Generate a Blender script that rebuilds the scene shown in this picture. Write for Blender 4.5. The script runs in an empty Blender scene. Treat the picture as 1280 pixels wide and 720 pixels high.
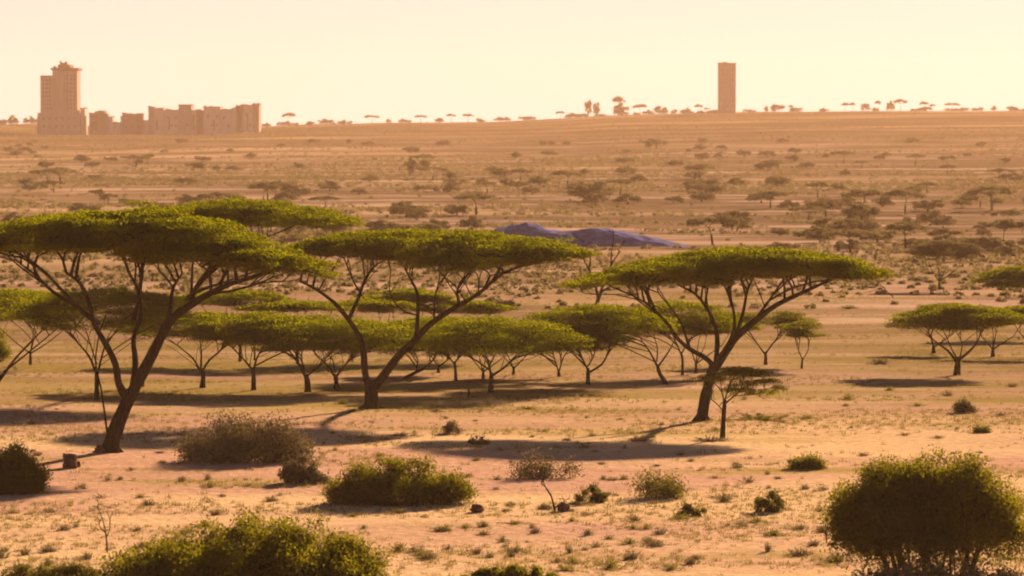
import bpy, math, random
import numpy as np
from mathutils import Vector

SC = bpy.context.scene
COL = SC.collection
R = math.radians
rng = np.random.default_rng(7)
random.seed(7)

# ------------------------------------------------------------------ camera geometry (photo frame 1280 x 720)
F = 5000.0; CH = 13.0; HOR = 170.0
PITCH = math.atan((360.0 - HOR) / F)
cp, sp_ = math.cos(PITCH), math.sin(PITCH)
CAM = np.array([0.0, 0.0, CH])

def ray(px, py):
    a = (px - 640.0) / F; b = (360.0 - py) / F
    d = np.array([a, cp + b * sp_, -sp_ + b * cp])
    return d / d[1]

# ------------------------------------------------------------------ noise
_perm = np.random.default_rng(11).random((256, 256))
def vnoise(x, y):
    xi = np.floor(x).astype(int); yi = np.floor(y).astype(int)
    fx = x - xi; fy = y - yi
    fx = fx * fx * (3 - 2 * fx); fy = fy * fy * (3 - 2 * fy)
    g = lambda i, j: _perm[i % 256, j % 256]
    return ((g(xi, yi) * (1 - fx) + g(xi + 1, yi) * fx) * (1 - fy) +
            (g(xi, yi + 1) * (1 - fx) + g(xi + 1, yi + 1) * fx) * fy) * 2 - 1
def fbm(x, y, o=4):
    s = 0; a = 1; t = 0
    for k in range(o):
        s = s + a * vnoise(x * 2 ** k + 17.3 * k, y * 2 ** k + 5.1 * k); t += a; a *= .5
    return s / t

# ------------------------------------------------------------------ terrain
RY = 2450.0
_rp = np.array([(-200, 158), (0, 156), (50, 153), (120, 160), (330, 159), (352, 156), (450, 154), (520, 153), (620, 152),
                (700, 148), (740, 145), (800, 143), (860, 141), (900, 140), (1000, 139), (1100, 138), (1280, 138), (1600, 137)], float)
_rx = (_rp[:, 0] - 640) / F * RY
_rz = CH - (_rp[:, 1] - HOR) * RY / F
_pd = np.array([0, 430, 600, 800, 1100, 1500, 1900, 2200, 2450, 2620, 2850, 3100], float)
_pv = np.array([0, 0, .02, .07, .18, .38, .63, .83, 1, .97, .8, .6])
_dd = np.linspace(-400, 3200, 721)
_dv = np.interp(_dd, _pd, _pv)
_k = np.hanning(23); _k /= _k.sum()
_dv = np.convolve(np.pad(_dv, 11, mode='edge'), _k, mode='valid')
def terrain(x, y):
    x = np.asarray(x, float); y = np.asarray(y, float)
    z = np.interp(y, _dd, _dv) * np.interp(x, _rx, _rz)
    far = np.clip((y - 350) / 900, 0, 1)
    z = z + .10 * fbm(x / 13, y / 6, 3) + far * (.9 * fbm(x / 70 + 3, y / 45, 3))
    return z
def ground(px, py):
    d = ray(px, py)
    t = np.linspace(90, 2700, 8000)
    z = CAM[2] + d[2] * t
    h = terrain(d[0] * t, t)
    i = int(np.argmax(z <= h)) if (z <= h).any() else len(t) - 1
    y = t[i]
    return np.array([d[0] * y, y, float(terrain(d[0] * y, y))])
def at(px, py, Y):
    d = ray(px, py); return CAM + d * Y

# ------------------------------------------------------------------ materials
def principled(name):
    m = bpy.data.materials.new(name); m.use_nodes = True
    nt = m.node_tree; b = nt.nodes['Principled BSDF']
    b.inputs['Specular IOR Level'].default_value = 0.
    b.inputs['Roughness'].default_value = .9
    return m, nt, b
def noise(nt, scale, detail=4, vec=None, rough=.55):
    n = nt.nodes.new('ShaderNodeTexNoise'); n.inputs['Scale'].default_value = scale
    n.inputs['Detail'].default_value = detail; n.inputs['Roughness'].default_value = rough
    if vec is not None: nt.links.new(vec, n.inputs['Vector'])
    return n.outputs['Fac']
def ramp(nt, fac, stops):
    r = nt.nodes.new('ShaderNodeValToRGB'); e = r.color_ramp.elements
    while len(e) < len(stops): e.new(.5)
    for i, (p, c) in enumerate(stops):
        e[i].position = p; e[i].color = (*c, 1) if len(c) == 3 else c
    nt.links.new(fac, r.inputs['Fac']); return r.outputs['Color']
def mix(nt, f, a, b, mode='MIX'):
    m = nt.nodes.new('ShaderNodeMix'); m.data_type = 'RGBA'; m.blend_type = mode
    for s, v in ((0, f), (6, a), (7, b)):
        if hasattr(v, 'node'): nt.links.new(v, m.inputs[s])
        else: m.inputs[s].default_value = v if s == 0 else (*v, 1)
    return m.outputs[2]
def coords(nt, scale=(1, 1, 1), kind='Object'):
    t = nt.nodes.new('ShaderNodeTexCoord'); m = nt.nodes.new('ShaderNodeMapping')
    m.inputs['Scale'].default_value = scale
    nt.links.new(t.outputs[kind], m.inputs['Vector']); return m.outputs['Vector']
def geo_pos(nt, scale=(1, 1, 1)):
    t = nt.nodes.new('ShaderNodeNewGeometry'); m = nt.nodes.new('ShaderNodeMapping')
    m.inputs['Scale'].default_value = scale
    nt.links.new(t.outputs['Position'], m.inputs['Vector']); return m.outputs['Vector']
def bump(nt, b, h, strength=.5, dist=.1):
    n = nt.nodes.new('ShaderNodeBump'); n.inputs['Strength'].default_value = strength
    n.inputs['Distance'].default_value = dist
    nt.links.new(h, n.inputs['Height']); nt.links.new(n.outputs[0], b.inputs['Normal'])

def leaf_mat(name, c1, c2, trans, tamt=.45, scale=1.6):
    m = bpy.data.materials.new(name); m.use_nodes = True; nt = m.node_tree
    nt.nodes.clear()
    out = nt.nodes.new('ShaderNodeOutputMaterial')
    d = nt.nodes.new('ShaderNodeBsdfDiffuse'); t = nt.nodes.new('ShaderNodeBsdfTranslucent')
    ms = nt.nodes.new('ShaderNodeMixShader'); ms.inputs[0].default_value = tamt
    f = noise(nt, scale, 5, coords(nt))
    c = ramp(nt, f, [(.35, c1), (.68, c2)])
    nt.links.new(c, d.inputs[0])
    tc = mix(nt, f, tuple(v * .6 for v in trans), trans)
    nt.links.new(tc, t.inputs[0])
    nt.links.new(d.outputs[0], ms.inputs[1]); nt.links.new(t.outputs[0], ms.inputs[2])
    nt.links.new(ms.outputs[0], out.inputs[0])
    return m
M = {}
M['acacia'] = leaf_mat('acacia_leaves', (.014, .0145, .001), (.040, .040, .002), (.78, .74, .006), .18)
M['acacia_pale'] = leaf_mat('pale_acacia_leaves', (.060, .060, .010), (.12, .11, .015), (.30, .26, .015), .4)
M['far'] = leaf_mat('haze_paled_leaves', (.12, .088, .038), (.18, .13, .055), (.24, .175, .06), .36, .5)  # distant leaves: haze is put into the colour by paling it
M['bush'] = leaf_mat('bush_leaves', (.022, .020, .002), (.062, .053, .005), (.60, .50, .012), .17, 3)
M['dry'] = leaf_mat('dry_twig_leaves', (.13, .095, .035), (.20, .14, .06), (.16, .11, .04), .3, 3)
M['grass'] = leaf_mat('grass_blades', (.10, .075, .018), (.30, .20, .07), (.28, .20, .05), .35, .35)
M['herb'] = leaf_mat('herb_leaves', (.07, .06, .012), (.14, .11, .03), (.22, .17, .02), .35, 2)

m, nt, b = principled('bark'); M['bark'] = m
f = noise(nt, 9, 6, coords(nt, (1, 1, .35)))
nt.links.new(ramp(nt, f, [(.3, (.016, .010, .006)), (.7, (.05, .031, .018))]), b.inputs['Base Color']); bump(nt, b, f, 1.0, .12)
m, nt, b = principled('dry_stalk'); M['stalk'] = m
b.inputs['Base Color'].default_value = (.09, .055, .03, 1)
m, nt, b = principled('earth_clod'); M['clod'] = m
f = noise(nt, 6, 6, coords(nt))
nt.links.new(ramp(nt, f, [(.3, (.06, .03, .018)), (.7, (.16, .085, .045))]), b.inputs['Base Color']); bump(nt, b, f, .8, .05)
m, nt, b = principled('slate_rock'); M['slate'] = m
f = noise(nt, .9, 7, coords(nt, (1, 1, 2)))
nt.links.new(ramp(nt, f, [(.3, (.075, .08, .16)), (.7, (.135, .135, .24))]), b.inputs['Base Color']); bump(nt, b, f, .9, .5)
def stucco(name, c1, c2):
    m, nt, b = principled(name)
    v = coords(nt, (1, 1, .35))
    f = noise(nt, .35, 7, v); g = noise(nt, 2.5, 4, v)
    c = ramp(nt, f, [(.3, c1), (.7, c2)])
    c = mix(nt, g, tuple(x * .85 for x in c1), c)
    nt.links.new(c, b.inputs['Base Color']); bump(nt, b, g, .4, .1)
    M[name] = m
stucco('weathered_concrete', (.34, .22, .17), (.50, .34, .26))
stucco('pale_plaster', (.50, .35, .27), (.68, .50, .39))
stucco('brown_brickwork', (.24, .125, .08), (.36, .20, .13))
m, nt, b = principled('dusty_glass'); M['glass'] = m
b.inputs['Base Color'].default_value = (.17, .11, .085, 1); b.inputs['Roughness'].default_value = .4

# ground
m, nt, b = principled('savanna_soil'); M['ground'] = m
P = geo_pos(nt)
sx = geo_pos(nt, (.35, 1, 1))
n1 = noise(nt, .055, 6, sx); n2 = noise(nt, .35, 6, sx, .65); n3 = noise(nt, 2.2, 5, P, .7); n4 = noise(nt, .013, 5, geo_pos(nt, (.4, 1, 1)), .6)
n5 = noise(nt, .14, 5, geo_pos(nt, (.25, 1, 1)), .6)
soil = ramp(nt, n2, [(.3, (.58, .325, .205)), (.5, (.78, .475, .325)), (.72, (.88, .58, .42))])
soil = mix(nt, ramp(nt, n3, [(.48, (0, 0, 0)), (.66, (.42, .42, .42))]), (.36, .20, .115), soil)
n6 = noise(nt, .6, 5, geo_pos(nt, (.06, .7, 1)), .6)
soil = mix(nt, ramp(nt, n6, [(.40, (.7, .7, .7)), (.50, (0, 0, 0))]), soil, (.44, .25, .15))
straw = ramp(nt, n3, [(.3, (.40, .25, .11)), (.7, (.62, .41, .20))])
olive = ramp(nt, n3, [(.3, (.19, .135, .026)), (.7, (.33, .235, .05))])
g1 = mix(nt, ramp(nt, n1, [(.44, (0, 0, 0)), (.58, (1, 1, 1))]), soil, straw)
sep = nt.nodes.new('ShaderNodeSeparateXYZ'); nt.links.new(P, sep.inputs[0])
# the green flush of grass in the shallow dip where the row of trees stands
yb = nt.nodes.new('ShaderNodeMapRange'); yb.inputs[1].default_value = 0; yb.inputs[2].default_value = 600
nt.links.new(sep.outputs[1], yb.inputs[0])
belt = ramp(nt, yb.outputs[0], [(180 / 600, (0, 0, 0)), (198 / 600, (.15, .15, .15)), (245 / 600, (.15, .15, .15)), (300 / 600, (.06, .06, .06))])
add = nt.nodes.new('ShaderNodeMath'); add.operation = 'ADD'
nt.links.new(n5, add.inputs[0]); nt.links.new(belt, add.inputs[1])
g2 = mix(nt, ramp(nt, add.outputs[0], [(.56, (0, 0, 0)), (.70, (.9, .9, .9))]), g1, olive)
scrubc = ramp(nt, n2, [(.3, (.065, .042, .020)), (.7, (.150, .092, .048))])
upm = nt.nodes.new('ShaderNodeMapRange'); upm.inputs[1].default_value = 1100; upm.inputs[2].default_value = 1900
nt.links.new(sep.outputs[1], upm.inputs[0])
n7 = noise(nt, .045, 6, geo_pos(nt, (.35, 1, 1)), .65)
scrubc = mix(nt, ramp(nt, n7, [(.50, (0, 0, 0)), (.62, (.9, .9, .9))]), scrubc, (.34, .225, .15))
scrubc = mix(nt, upm.outputs[0], scrubc, (.075, .045, .020))  # upper slope colour darkened to offset the bright haze before it
# scrub colour takes over with distance from the pale near soil
mm = nt.nodes.new('ShaderNodeMath'); mm.operation = 'MULTIPLY'
nt.links.new(ramp(nt, n4, [(.30, (.45, .45, .45)), (.52, (1, 1, 1))]), mm.inputs[0]); nt.links.new(ramp(nt, yb.outputs[0], [(165 / 600, (0, 0, 0)), (215 / 600, (.5, .5, .5)), (300 / 600, (.68, .68, .68)), (1, (.95, .95, .95))]), mm.inputs[1])
g3 = mix(nt, mm.outputs[0], g2, scrubc)
nt.links.new(g3, b.inputs['Base Color'])
hb = nt.nodes.new('ShaderNodeMath'); hb.operation = 'ADD'; nt.links.new(n2, hb.inputs[0]); nt.links.new(n3, hb.inputs[1])
bump(nt, b, hb.outputs[0], .9, .22)

# ------------------------------------------------------------------ object helpers
def link(name, me, mat, parent=None, loc=None):
    o = bpy.data.objects.new(name, me); COL.objects.link(o)
    if mat is not None and not me.materials:
        for mt in (mat if isinstance(mat, (list, tuple)) else [mat]): me.materials.append(mt)
    if parent is not None: o.parent = parent
    if loc is not None: o.location = tuple(float(v) for v in loc)
    return o
def empty(name, loc, label, cat, group=None, rz=0):
    o = bpy.data.objects.new(name, None); COL.objects.link(o); o.empty_display_size = .5
    o.location = tuple(float(v) for v in loc); o.rotation_euler.z = rz
    return tag(o, label, cat, group)
def tag(o, label, cat, group=None, kind=None):
    if label: o['label'] = label
    if cat: o['category'] = cat
    if group: o['group'] = group
    if kind: o['kind'] = kind
    return o
def mesh_np(name, V, Q, smooth=False, matidx=None):
    """V (n,3), Q (m,k) faces of equal size k"""
    me = bpy.data.meshes.new(name); V = np.ascontiguousarray(V, np.float32); Q = np.ascontiguousarray(Q, np.int32)
    k = Q.shape[1]; n = len(Q)
    me.vertices.add(len(V)); me.vertices.foreach_set('co', V.ravel())
    me.loops.add(n * k); me.loops.foreach_set('vertex_index', Q.ravel())
    me.polygons.add(n); me.polygons.foreach_set('loop_start', np.arange(n, dtype=np.int32) * k)
    me.polygons.foreach_set('loop_total', np.full(n, k, np.int32))
    if smooth: me.polygons.foreach_set('use_smooth', np.ones(n, bool))
    if matidx is not None: me.polygons.foreach_set('material_index', np.asarray(matidx, np.int32))
    me.update(calc_edges=True); me.validate(); return me
def leaves_vq(P, size, asp=.5, tilt=.6):
    """one small quad per point"""
    n = len(P)
    az = rng.uniform(0, 2 * np.pi, n); t1 = rng.normal(0, tilt, n); t2 = rng.normal(0, tilt, n)
    ux = np.stack([np.cos(az) * np.cos(t1), np.sin(az) * np.cos(t1), np.sin(t1)], 1)
    vx = np.stack([-np.sin(az) * np.cos(t2), np.cos(az) * np.cos(t2), np.sin(t2)], 1)
    s = size * rng.uniform(.6, 1.4, n)[:, None]
    u = ux * s * .5; v = vx * s * .5 * asp
    V = np.stack([P - u, P - v, P + u, P + v], 1).reshape(-1, 3)
    return V, np.arange(4 * n).reshape(n, 4)
def in_pads(pads, n, top=.65):
    """points in flattened ellipsoids (cx,cy,cz,rx,ry,rz), denser toward the upper skin"""
    w = pads[:, 3] * pads[:, 4]; w = w / w.sum()
    i = rng.choice(len(pads), n, p=w)
    d = rng.normal(size=(n, 3)); d /= np.linalg.norm(d, axis=1)[:, None]
    up = rng.random(n) < top
    d[up, 2] = np.abs(d[up, 2])
    r = rng.uniform(.25, 1, n) ** .45
    return pads[i, :3] + d * pads[i, 3:6] * r[:, None]

class Tubes:
    def __init__(s): s.V = []; s.Q = []; s.n = 0
    def add(s, pts, rad, k=6):
        pts = np.asarray(pts, float); m = len(pts)
        if m < 2: return
        T = np.gradient(pts, axis=0); T /= (np.linalg.norm(T, axis=1)[:, None] + 1e-9)
        ref = np.array([0.3, 1, 0.2]); ref = ref / np.linalg.norm(ref)
        A = np.cross(T, ref); A /= (np.linalg.norm(A, axis=1)[:, None] + 1e-9); B = np.cross(T, A)
        a = np.arange(k) * 2 * np.pi / k
        rr = np.asarray(rad)[:, None, None]
        ring = pts[:, None, :] + rr * (A[:, None, :] * np.cos(a)[None, :, None] + B[:, None, :] * np.sin(a)[None, :, None])
        s.V.append(ring.reshape(-1, 3))
        i = np.arange(m - 1)[:, None] * k; j = np.arange(k)[None, :]; j2 = (j + 1) % k
        q = np.stack([i + j, i + j2, i + k + j2, i + k + j], -1).reshape(-1, 4) + s.n
        s.Q.append(q); s.n += m * k
    def mesh(s, name): return mesh_np(name, np.concatenate(s.V), np.concatenate(s.Q), smooth=True)
def spline(pts, n=4):
    pts = np.asarray(pts, float)
    if len(pts) < 3:
        t = np.linspace(0, 1, n + 1)[:, None]; return pts[0] * (1 - t) + pts[-1] * t
    P_ = np.vstack([2 * pts[0] - pts[1], pts, 2 * pts[-1] - pts[-2]]); out = []
    for i in range(1, len(P_) - 2):
        for t in np.linspace(0, 1, n, endpoint=False):
            a, b_, c, d = P_[i - 1], P_[i], P_[i + 1], P_[i + 2]
            out.append(.5 * ((2 * b_) + (c - a) * t + (2 * a - 5 * b_ + 4 * c - d) * t * t + (3 * b_ - a - 3 * c + d) * t ** 3))
    out.append(pts[-1]); return np.array(out)
def grow(T, p, d, tg, rt, depth=0, k=5, cap=9.):
    n = len(tg)
    r0 = min(rt * n ** .5, cap)
    if n == 1:
        t = tg[0]; L = np.linalg.norm(t - p)
        mid = p + d * L * .35 + (t - p) * .15
        c = spline([p, mid + rng.normal(0, .04, 3) * L, (mid + t) / 2 + np.array([0, 0, -.03 * L]), t], 2)
        T.add(c, np.linspace(r0, rt * .45, len(c)), k=4); return
    c = tg.mean(0); L = np.linalg.norm(c - p)
    f = .38 if n > 3 else .5
    q = p + (c - p) * f + rng.normal(0, .06, 3) * L + d * L * .08
    q[2] += .02 * L
    cur = spline([p, (p + q) / 2 + d * L * .06, q], 3)
    T.add(cur, np.linspace(r0, r0 * .85, len(cur)), k=k)
    nd = (q - p); nd /= np.linalg.norm(nd) + 1e-9
    X = tg - q; X = X / (np.linalg.norm(X, axis=1)[:, None] + 1e-9)
    C = X - X.mean(0); _, _, Vt = np.linalg.svd(C, full_matrices=False)
    s = C @ Vt[0]; thr = np.quantile(s, rng.uniform(.35, .65))
    a = tg[s <= thr]; b_ = tg[s > thr]
    if len(a) == 0 or len(b_) == 0: a, b_ = tg[:n // 2], tg[n // 2:]
    for g in (a, b_): grow(T, q, nd, g, rt, depth + 1, k, r0 * .85)

def umbrella_tree(name, px, py, top, bot, label, cat='tree', group=None, trunk=None, limbs=(), r0=.25, rt=.018,
                  b_ratio=.36, nleaf=20000, lsize=.16, leaf='acacia', spacing=1.1, ntarget=40, seed=1, lower=.6, off=0, padz=.28, gaps=.06,
                  cy=0.):
    """an umbrella thorn: outline points given in photo pixels at the trunk's own distance, turned into metres there"""
    global rng
    rng = np.random.default_rng(seed)
    g = ground(px, py); Y = g[1]; s = F / Y
    X = lambda x: (x - px) / s
    Z = lambda y: (py - y) / s
    tp = np.array([(X(a), Z(c)) for a, c in top]); bt = np.array([(X(a), Z(c)) for a, c in bot])
    xa, xb = tp[0, 0], tp[-1, 0]; cx = (xa + xb) / 2; a = (xb - xa) / 2; b_ = a * 2 * b_ratio
    b_ = max(b_, 1.0)
    root = empty(name, g, label, cat, group)
    pads = []
    ny = int(2 * b_ / (spacing * .85)) + 2; nx = int(2 * a / spacing) + 2
    for j in range(ny):
        for i in range(nx):
            x = cx - a + (i + .5 * (j % 2) + rng.uniform(-.3, .3)) * spacing; y = -b_ + (j + rng.uniform(-.3, .3)) * spacing * .85
            rr = math.hypot((x - cx) / a, y / b_)
            if rr > .98 or rng.random() < (gaps + .38 if rr < .72 else gaps): continue
            yb_ = b_ * math.sqrt(max(1e-4, 1 - ((x - cx) / a) ** 2)); u = min(1, abs(y) / yb_)
            Tz = np.interp(x, tp[:, 0], tp[:, 1]); Bz = np.interp(x, bt[:, 0], bt[:, 1])
            th = max(.15, Tz - Bz)
            zr = Bz + .35 * th
            zt = zr + (Tz - zr) * (1 - u ** 5) ** .55
            pr = spacing * rng.uniform(.6, 1.0); pz = min(th * .42, padz * rng.uniform(.7, 1.25))
            edge = min(1.0, (1 - rr) / .12 + .35)
            pads.append((x, y, zt - pz - rng.uniform(0, .10) * th, pr * 1.35 * edge, pr * edge, pz * .85))
            room = zt - Bz - 2 * pz
            if room > .1:
                for q in range(int(rng.poisson(lower * (1.0 + room / (1.6 * pz))))):
                    z2 = Bz + pz + rng.uniform(0, 1) * room
                    ps = pr * edge * rng.uniform(.7, 1.05)
                    pads.append((x + rng.uniform(-.5, .5) * edge, y + rng.uniform(-.4, .4) * edge, z2, ps * 1.5, ps, pz * rng.uniform(.45, .8)))
    rag = []
    for q in range(len(pads) // 7):
        p_ = pads[int(rng.integers(len(pads)))]; rr = math.hypot((p_[0] - cx) / a, p_[1] / b_); gx_ = 1 + max(0, rr - .6) * rng.uniform(0, .22)
        rag.append((cx + (p_[0] - cx) * gx_, p_[1] * gx_, p_[2] + rng.normal(0, .9) * p_[5], p_[3] * rng.uniform(.25, .55), p_[4] * rng.uniform(.25, .55), p_[5] * rng.uniform(.4, .9)))
    pads = np.array(pads + rag); pads[:, 1] += cy
    pt = in_pads(pads, int(nleaf * 3.0)); pt += rng.normal(0, .07, pt.shape) * (1.3, 1.3, .5)
    V, Q = leaves_vq(pt, lsize, .5, .42)
    link('crown', mesh_np('crown', V, Q), M[leaf], root)
    # wood
    T = Tubes()
    def P3(l, y0, y1):
        n_ = len(l); return np.array([(X(q[0]), y0 + (y1 - y0) * (i / max(1, n_ - 1)), Z(q[1])) for i, q in enumerate(l)])
    trunk = trunk or [(px, py), (px, py - (py - bot[len(bot) // 2][1]) * .3)]
    tr = spline(P3(trunk, 0, 0), 4); tr[0, 2] -= .15
    nt_ = len(tr); rad = np.linspace(1.0, .72, nt_) * r0 * rng.uniform(.92, 1.08, nt_); rad[0] *= 1.3; rad[min(1, nt_ - 1)] *= 1.08
    T.add(tr, rad, k=10)
    link('trunk', T.mesh('trunk'), M['bark'], root)
    if r0 > .25:
        for q in range(6):
            an = q * 1.05 + rng.uniform(-.3, .3); L = r0 * rng.uniform(1.6, 2.4)
            rt_ = Tubes(); c = spline([(tr[1, 0], 0, .45), (math.cos(an) * r0 * .9, math.sin(an) * r0 * .9, .14), (math.cos(an) * L, math.sin(an) * L, -.06)], 3)
            rt_.add(c, np.linspace(r0 * .5, r0 * .14, len(c)), k=6); link('root', rt_.mesh('root'), M['bark'], root)
    top_pt = tr[-1]
    if not limbs:
        nl = rng.integers(3, 5); limbs = []
        zb = np.interp(top_pt[0], bt[:, 0], bt[:, 1])
        for q in range(nl):
            an = q * 2 * math.pi / nl + rng.uniform(-.4, .4); L = a * rng.uniform(.35, .6)
            e = np.array([top_pt[0] + math.cos(an) * L + (cx - top_pt[0]) * .5, math.sin(an) * L * .8, top_pt[2] + (zb - top_pt[2]) * rng.uniform(.55, .8)])
            mid = (top_pt + e) / 2 + np.array([0, 0, -.06 * L]); limbs.append(('w', [tr[-1] - np.array([0, 0, .1]), mid, e], .5 * r0))
    LL = []
    for L in limbs:
        if isinstance(L[0], str) and L[0] == 'w': c = spline(L[1], 4); r_ = L[2]
        else: c = spline(P3(L[0], L[1], L[2]), 3); r_ = L[3]
        LL.append((c, r_))
    nodes = []; 
    for li, (c, r_) in enumerate(LL):
        for k_ in range(int(len(c) * .22), len(c)): nodes.append((li, k_, c[k_]))
    NP = np.array([n_[2] for n_ in nodes])
    cand = pads[rng.permutation(len(pads))[:ntarget]]
    tg = cand[:, :3] - np.array([0, 0, .3]) * cand[:, 5:6]
    tips = [c[-1] for c, _ in LL]
    asg = {}; tall = 1.3 if r0 > .25 else .8
    for t in tg:
        d = t - NP; hd = np.hypot(d[:, 0], d[:, 1]); cost = np.linalg.norm(d, axis=1) + 1.2 * np.clip(hd - d[:, 2] * 1.6, 0, None) * .4
        cost += 1.5 * np.clip(tall - d[:, 2], 0, None)
        asg.setdefault(int(np.argmin(cost)), []).append(t)
    trees = [Tubes() for _ in LL]
    for li, (c, r_) in enumerate(LL):
        rr = np.linspace(r_ * .88, max(rt * 1.3, r_ * .27), len(c)) * rng.uniform(.93, 1.07, len(c)); trees[li].add(c, rr, k=8)
    for k_, ts in asg.items():
        li, kk, p = nodes[k_]; c = LL[li][0]
        d = c[min(kk + 1, len(c) - 1)] - c[max(0, kk - 1)]; d /= np.linalg.norm(d) + 1e-9
        e_ = np.mean(ts, 0) - p; e_ /= np.linalg.norm(e_) + 1e-9; d = d * .3 + e_ * .7; d /= np.linalg.norm(d)
        grow(trees[li], p, d, np.array(ts), rt, cap=np.interp(kk, [0, len(c) - 1], [LL[li][1] * .88, max(rt * 1.3, LL[li][1] * .3)]))
    for t_ in trees: link('limb', t_.mesh('limb'), M['bark'], root)
    return root

def bush(name, px, py, x0, x1, ytop, label, cat='shrub', leaf='bush', nleaf=15000, lsize=.1, clumps=30, depth=.7, seed=1,
         stems=10, group=None, lift=0., dome=.85, part='foliage', rstem=.03, scat=0., csz=1.):
    global rng
    rng = np.random.default_rng(seed)
    g = ground(px, py); s = F / g[1]; w = (x1 - x0) / s; h = (py - ytop) / s; cx = ((x0 + x1) / 2 - px) / s
    root = empty(name, g, label, cat, group)
    pads = []
    for i in range(clumps):
        an = rng.uniform(0, 2 * np.pi); r = math.sqrt(rng.random()) * .86
        x = r * math.cos(an); y = r * math.sin(an)
        hh = (1 - (x * x + y * y)) ** .5 * dome + (1 - dome)
        hh *= rng.uniform(.70, 1.06) if i % 3 else rng.uniform(.9, 1.1)
        z = rng.uniform(lift, 1) ** .6 * hh
        z = max(z, lift)
        cr = rng.uniform(.07, .17) * min(w * .5, h * 1.1) * csz
        z = lift + (z - lift) * (1 - .55 * max(0, math.hypot(x, y) - .45))
        pads.append((cx + x * (w / 2 - cr), y * (w / 2 - cr) * depth, max(cr * .5, z * h - cr * .8), cr * 1.2, cr * 1.2, cr * .8))
    pads = np.array(pads)
    pt = in_pads(pads, nleaf, .5)
    if scat: pt += rng.normal(0, scat, pt.shape)
    pt[:, 2] = np.abs(pt[:, 2])
    V, Q = leaves_vq(pt, lsize, .6, .9)
    link(part, mesh_np(part, V, Q), M[leaf], root)
    T = Tubes()
    idx = rng.permutation(len(pads))[:stems * 3]
    tg = pads[idx, :3]
    nb = max(1, stems // 2)
    bases = np.stack([cx + rng.uniform(-.3, .3, nb) * w * .6, rng.uniform(-.3, .3, nb) * w * depth * .6, np.full(nb, -.05)], 1)
    for i in range(nb):
        sel = tg[np.argmin(np.linalg.norm(tg[:, None, :2] - bases[None, :, :2], axis=2), 1) == i]
        if len(sel): grow(T, bases[i], np.array([0, 0, 1.]), sel, rstem / 2.2, k=5)
    if T.V: link('stem', T.mesh('stem'), M['bark'], root)
    return root

# ------------------------------------------------------------------ ground sheet
ys = np.concatenate([np.linspace(-300, 95, 20), np.linspace(97, 260, 260), np.geomspace(261.5, 3050, 330)])
u = np.linspace(-1, 1, 361); xs = np.sign(u) * (np.abs(u) * 60 + np.abs(u) ** 4 * 940)
GX, GY = np.meshgrid(xs, ys); GZ = terrain(GX, GY)
V = np.stack([GX, GY, GZ], -1).reshape(-1, 3); nx = len(xs)
i = np.arange(len(ys) - 1)[:, None] * nx; j = np.arange(nx - 1)[None, :]
Q = np.stack([i + j, i + j + 1, i + nx + j + 1, i + nx + j], -1).reshape(-1, 4)
tag(link('ground', mesh_np('ground', V, Q, smooth=True), M['ground']), 'dusty savanna plain of tan soil and dry grass rising to a ridge', 'ground', kind='structure')

# ------------------------------------------------------------------ hero trees
umbrella_tree('acacia_tree', 137, 566,
    top=[(-62, 305), (-30, 285), (20, 272), (90, 262), (150, 257), (200, 256), (250, 265), (300, 288), (345, 308), (385, 326), (418, 344)],
    bot=[(-62, 318), (0, 322), (60, 324), (120, 322), (200, 330), (280, 338), (340, 345), (418, 351)],
    label='largest flat-topped acacia with several forking dark limbs, at the left front of the plain',
    trunk=[(137, 566), (144, 540), (156, 510), (166, 490)], r0=.37, rt=.021,
    limbs=[([(163, 496), (180, 465), (198, 432), (214, 402), (236, 384), (258, 370), (290, 354), (322, 344)], 0, -2.0, .30),
           ([(208, 412), (212, 385), (213, 362), (222, 345)], 0, 2.5, .14),
           ([(238, 383), (243, 362), (258, 345)], 0, 3.5, .12),
           ([(160, 500), (150, 480), (147, 455), (138, 432), (124, 405), (118, 378), (108, 352), (92, 338)], 0, -2.5, .21),
           ([(124, 405), (104, 388), (84, 366), (62, 340)], 0, -1.0, .15),
           ([(100, 385), (66, 366), (40, 344), (14, 326)], 0, 1.5, .11),
           ([(165, 492), (168, 455), (164, 425), (172, 395), (166, 365), (152, 342)], 0, 3.0, .17),
           ([(168, 398), (180, 368), (186, 345)], 0, -3.2, .12),
           ([(135, 548), (130, 515), (125, 485), (118, 455), (122, 420), (130, 395)], 0, 1.0, .055)],
    nleaf=95000, lsize=.115, spacing=.95, ntarget=520, seed=3, b_ratio=.30, padz=.26, lower=.9)
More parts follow.
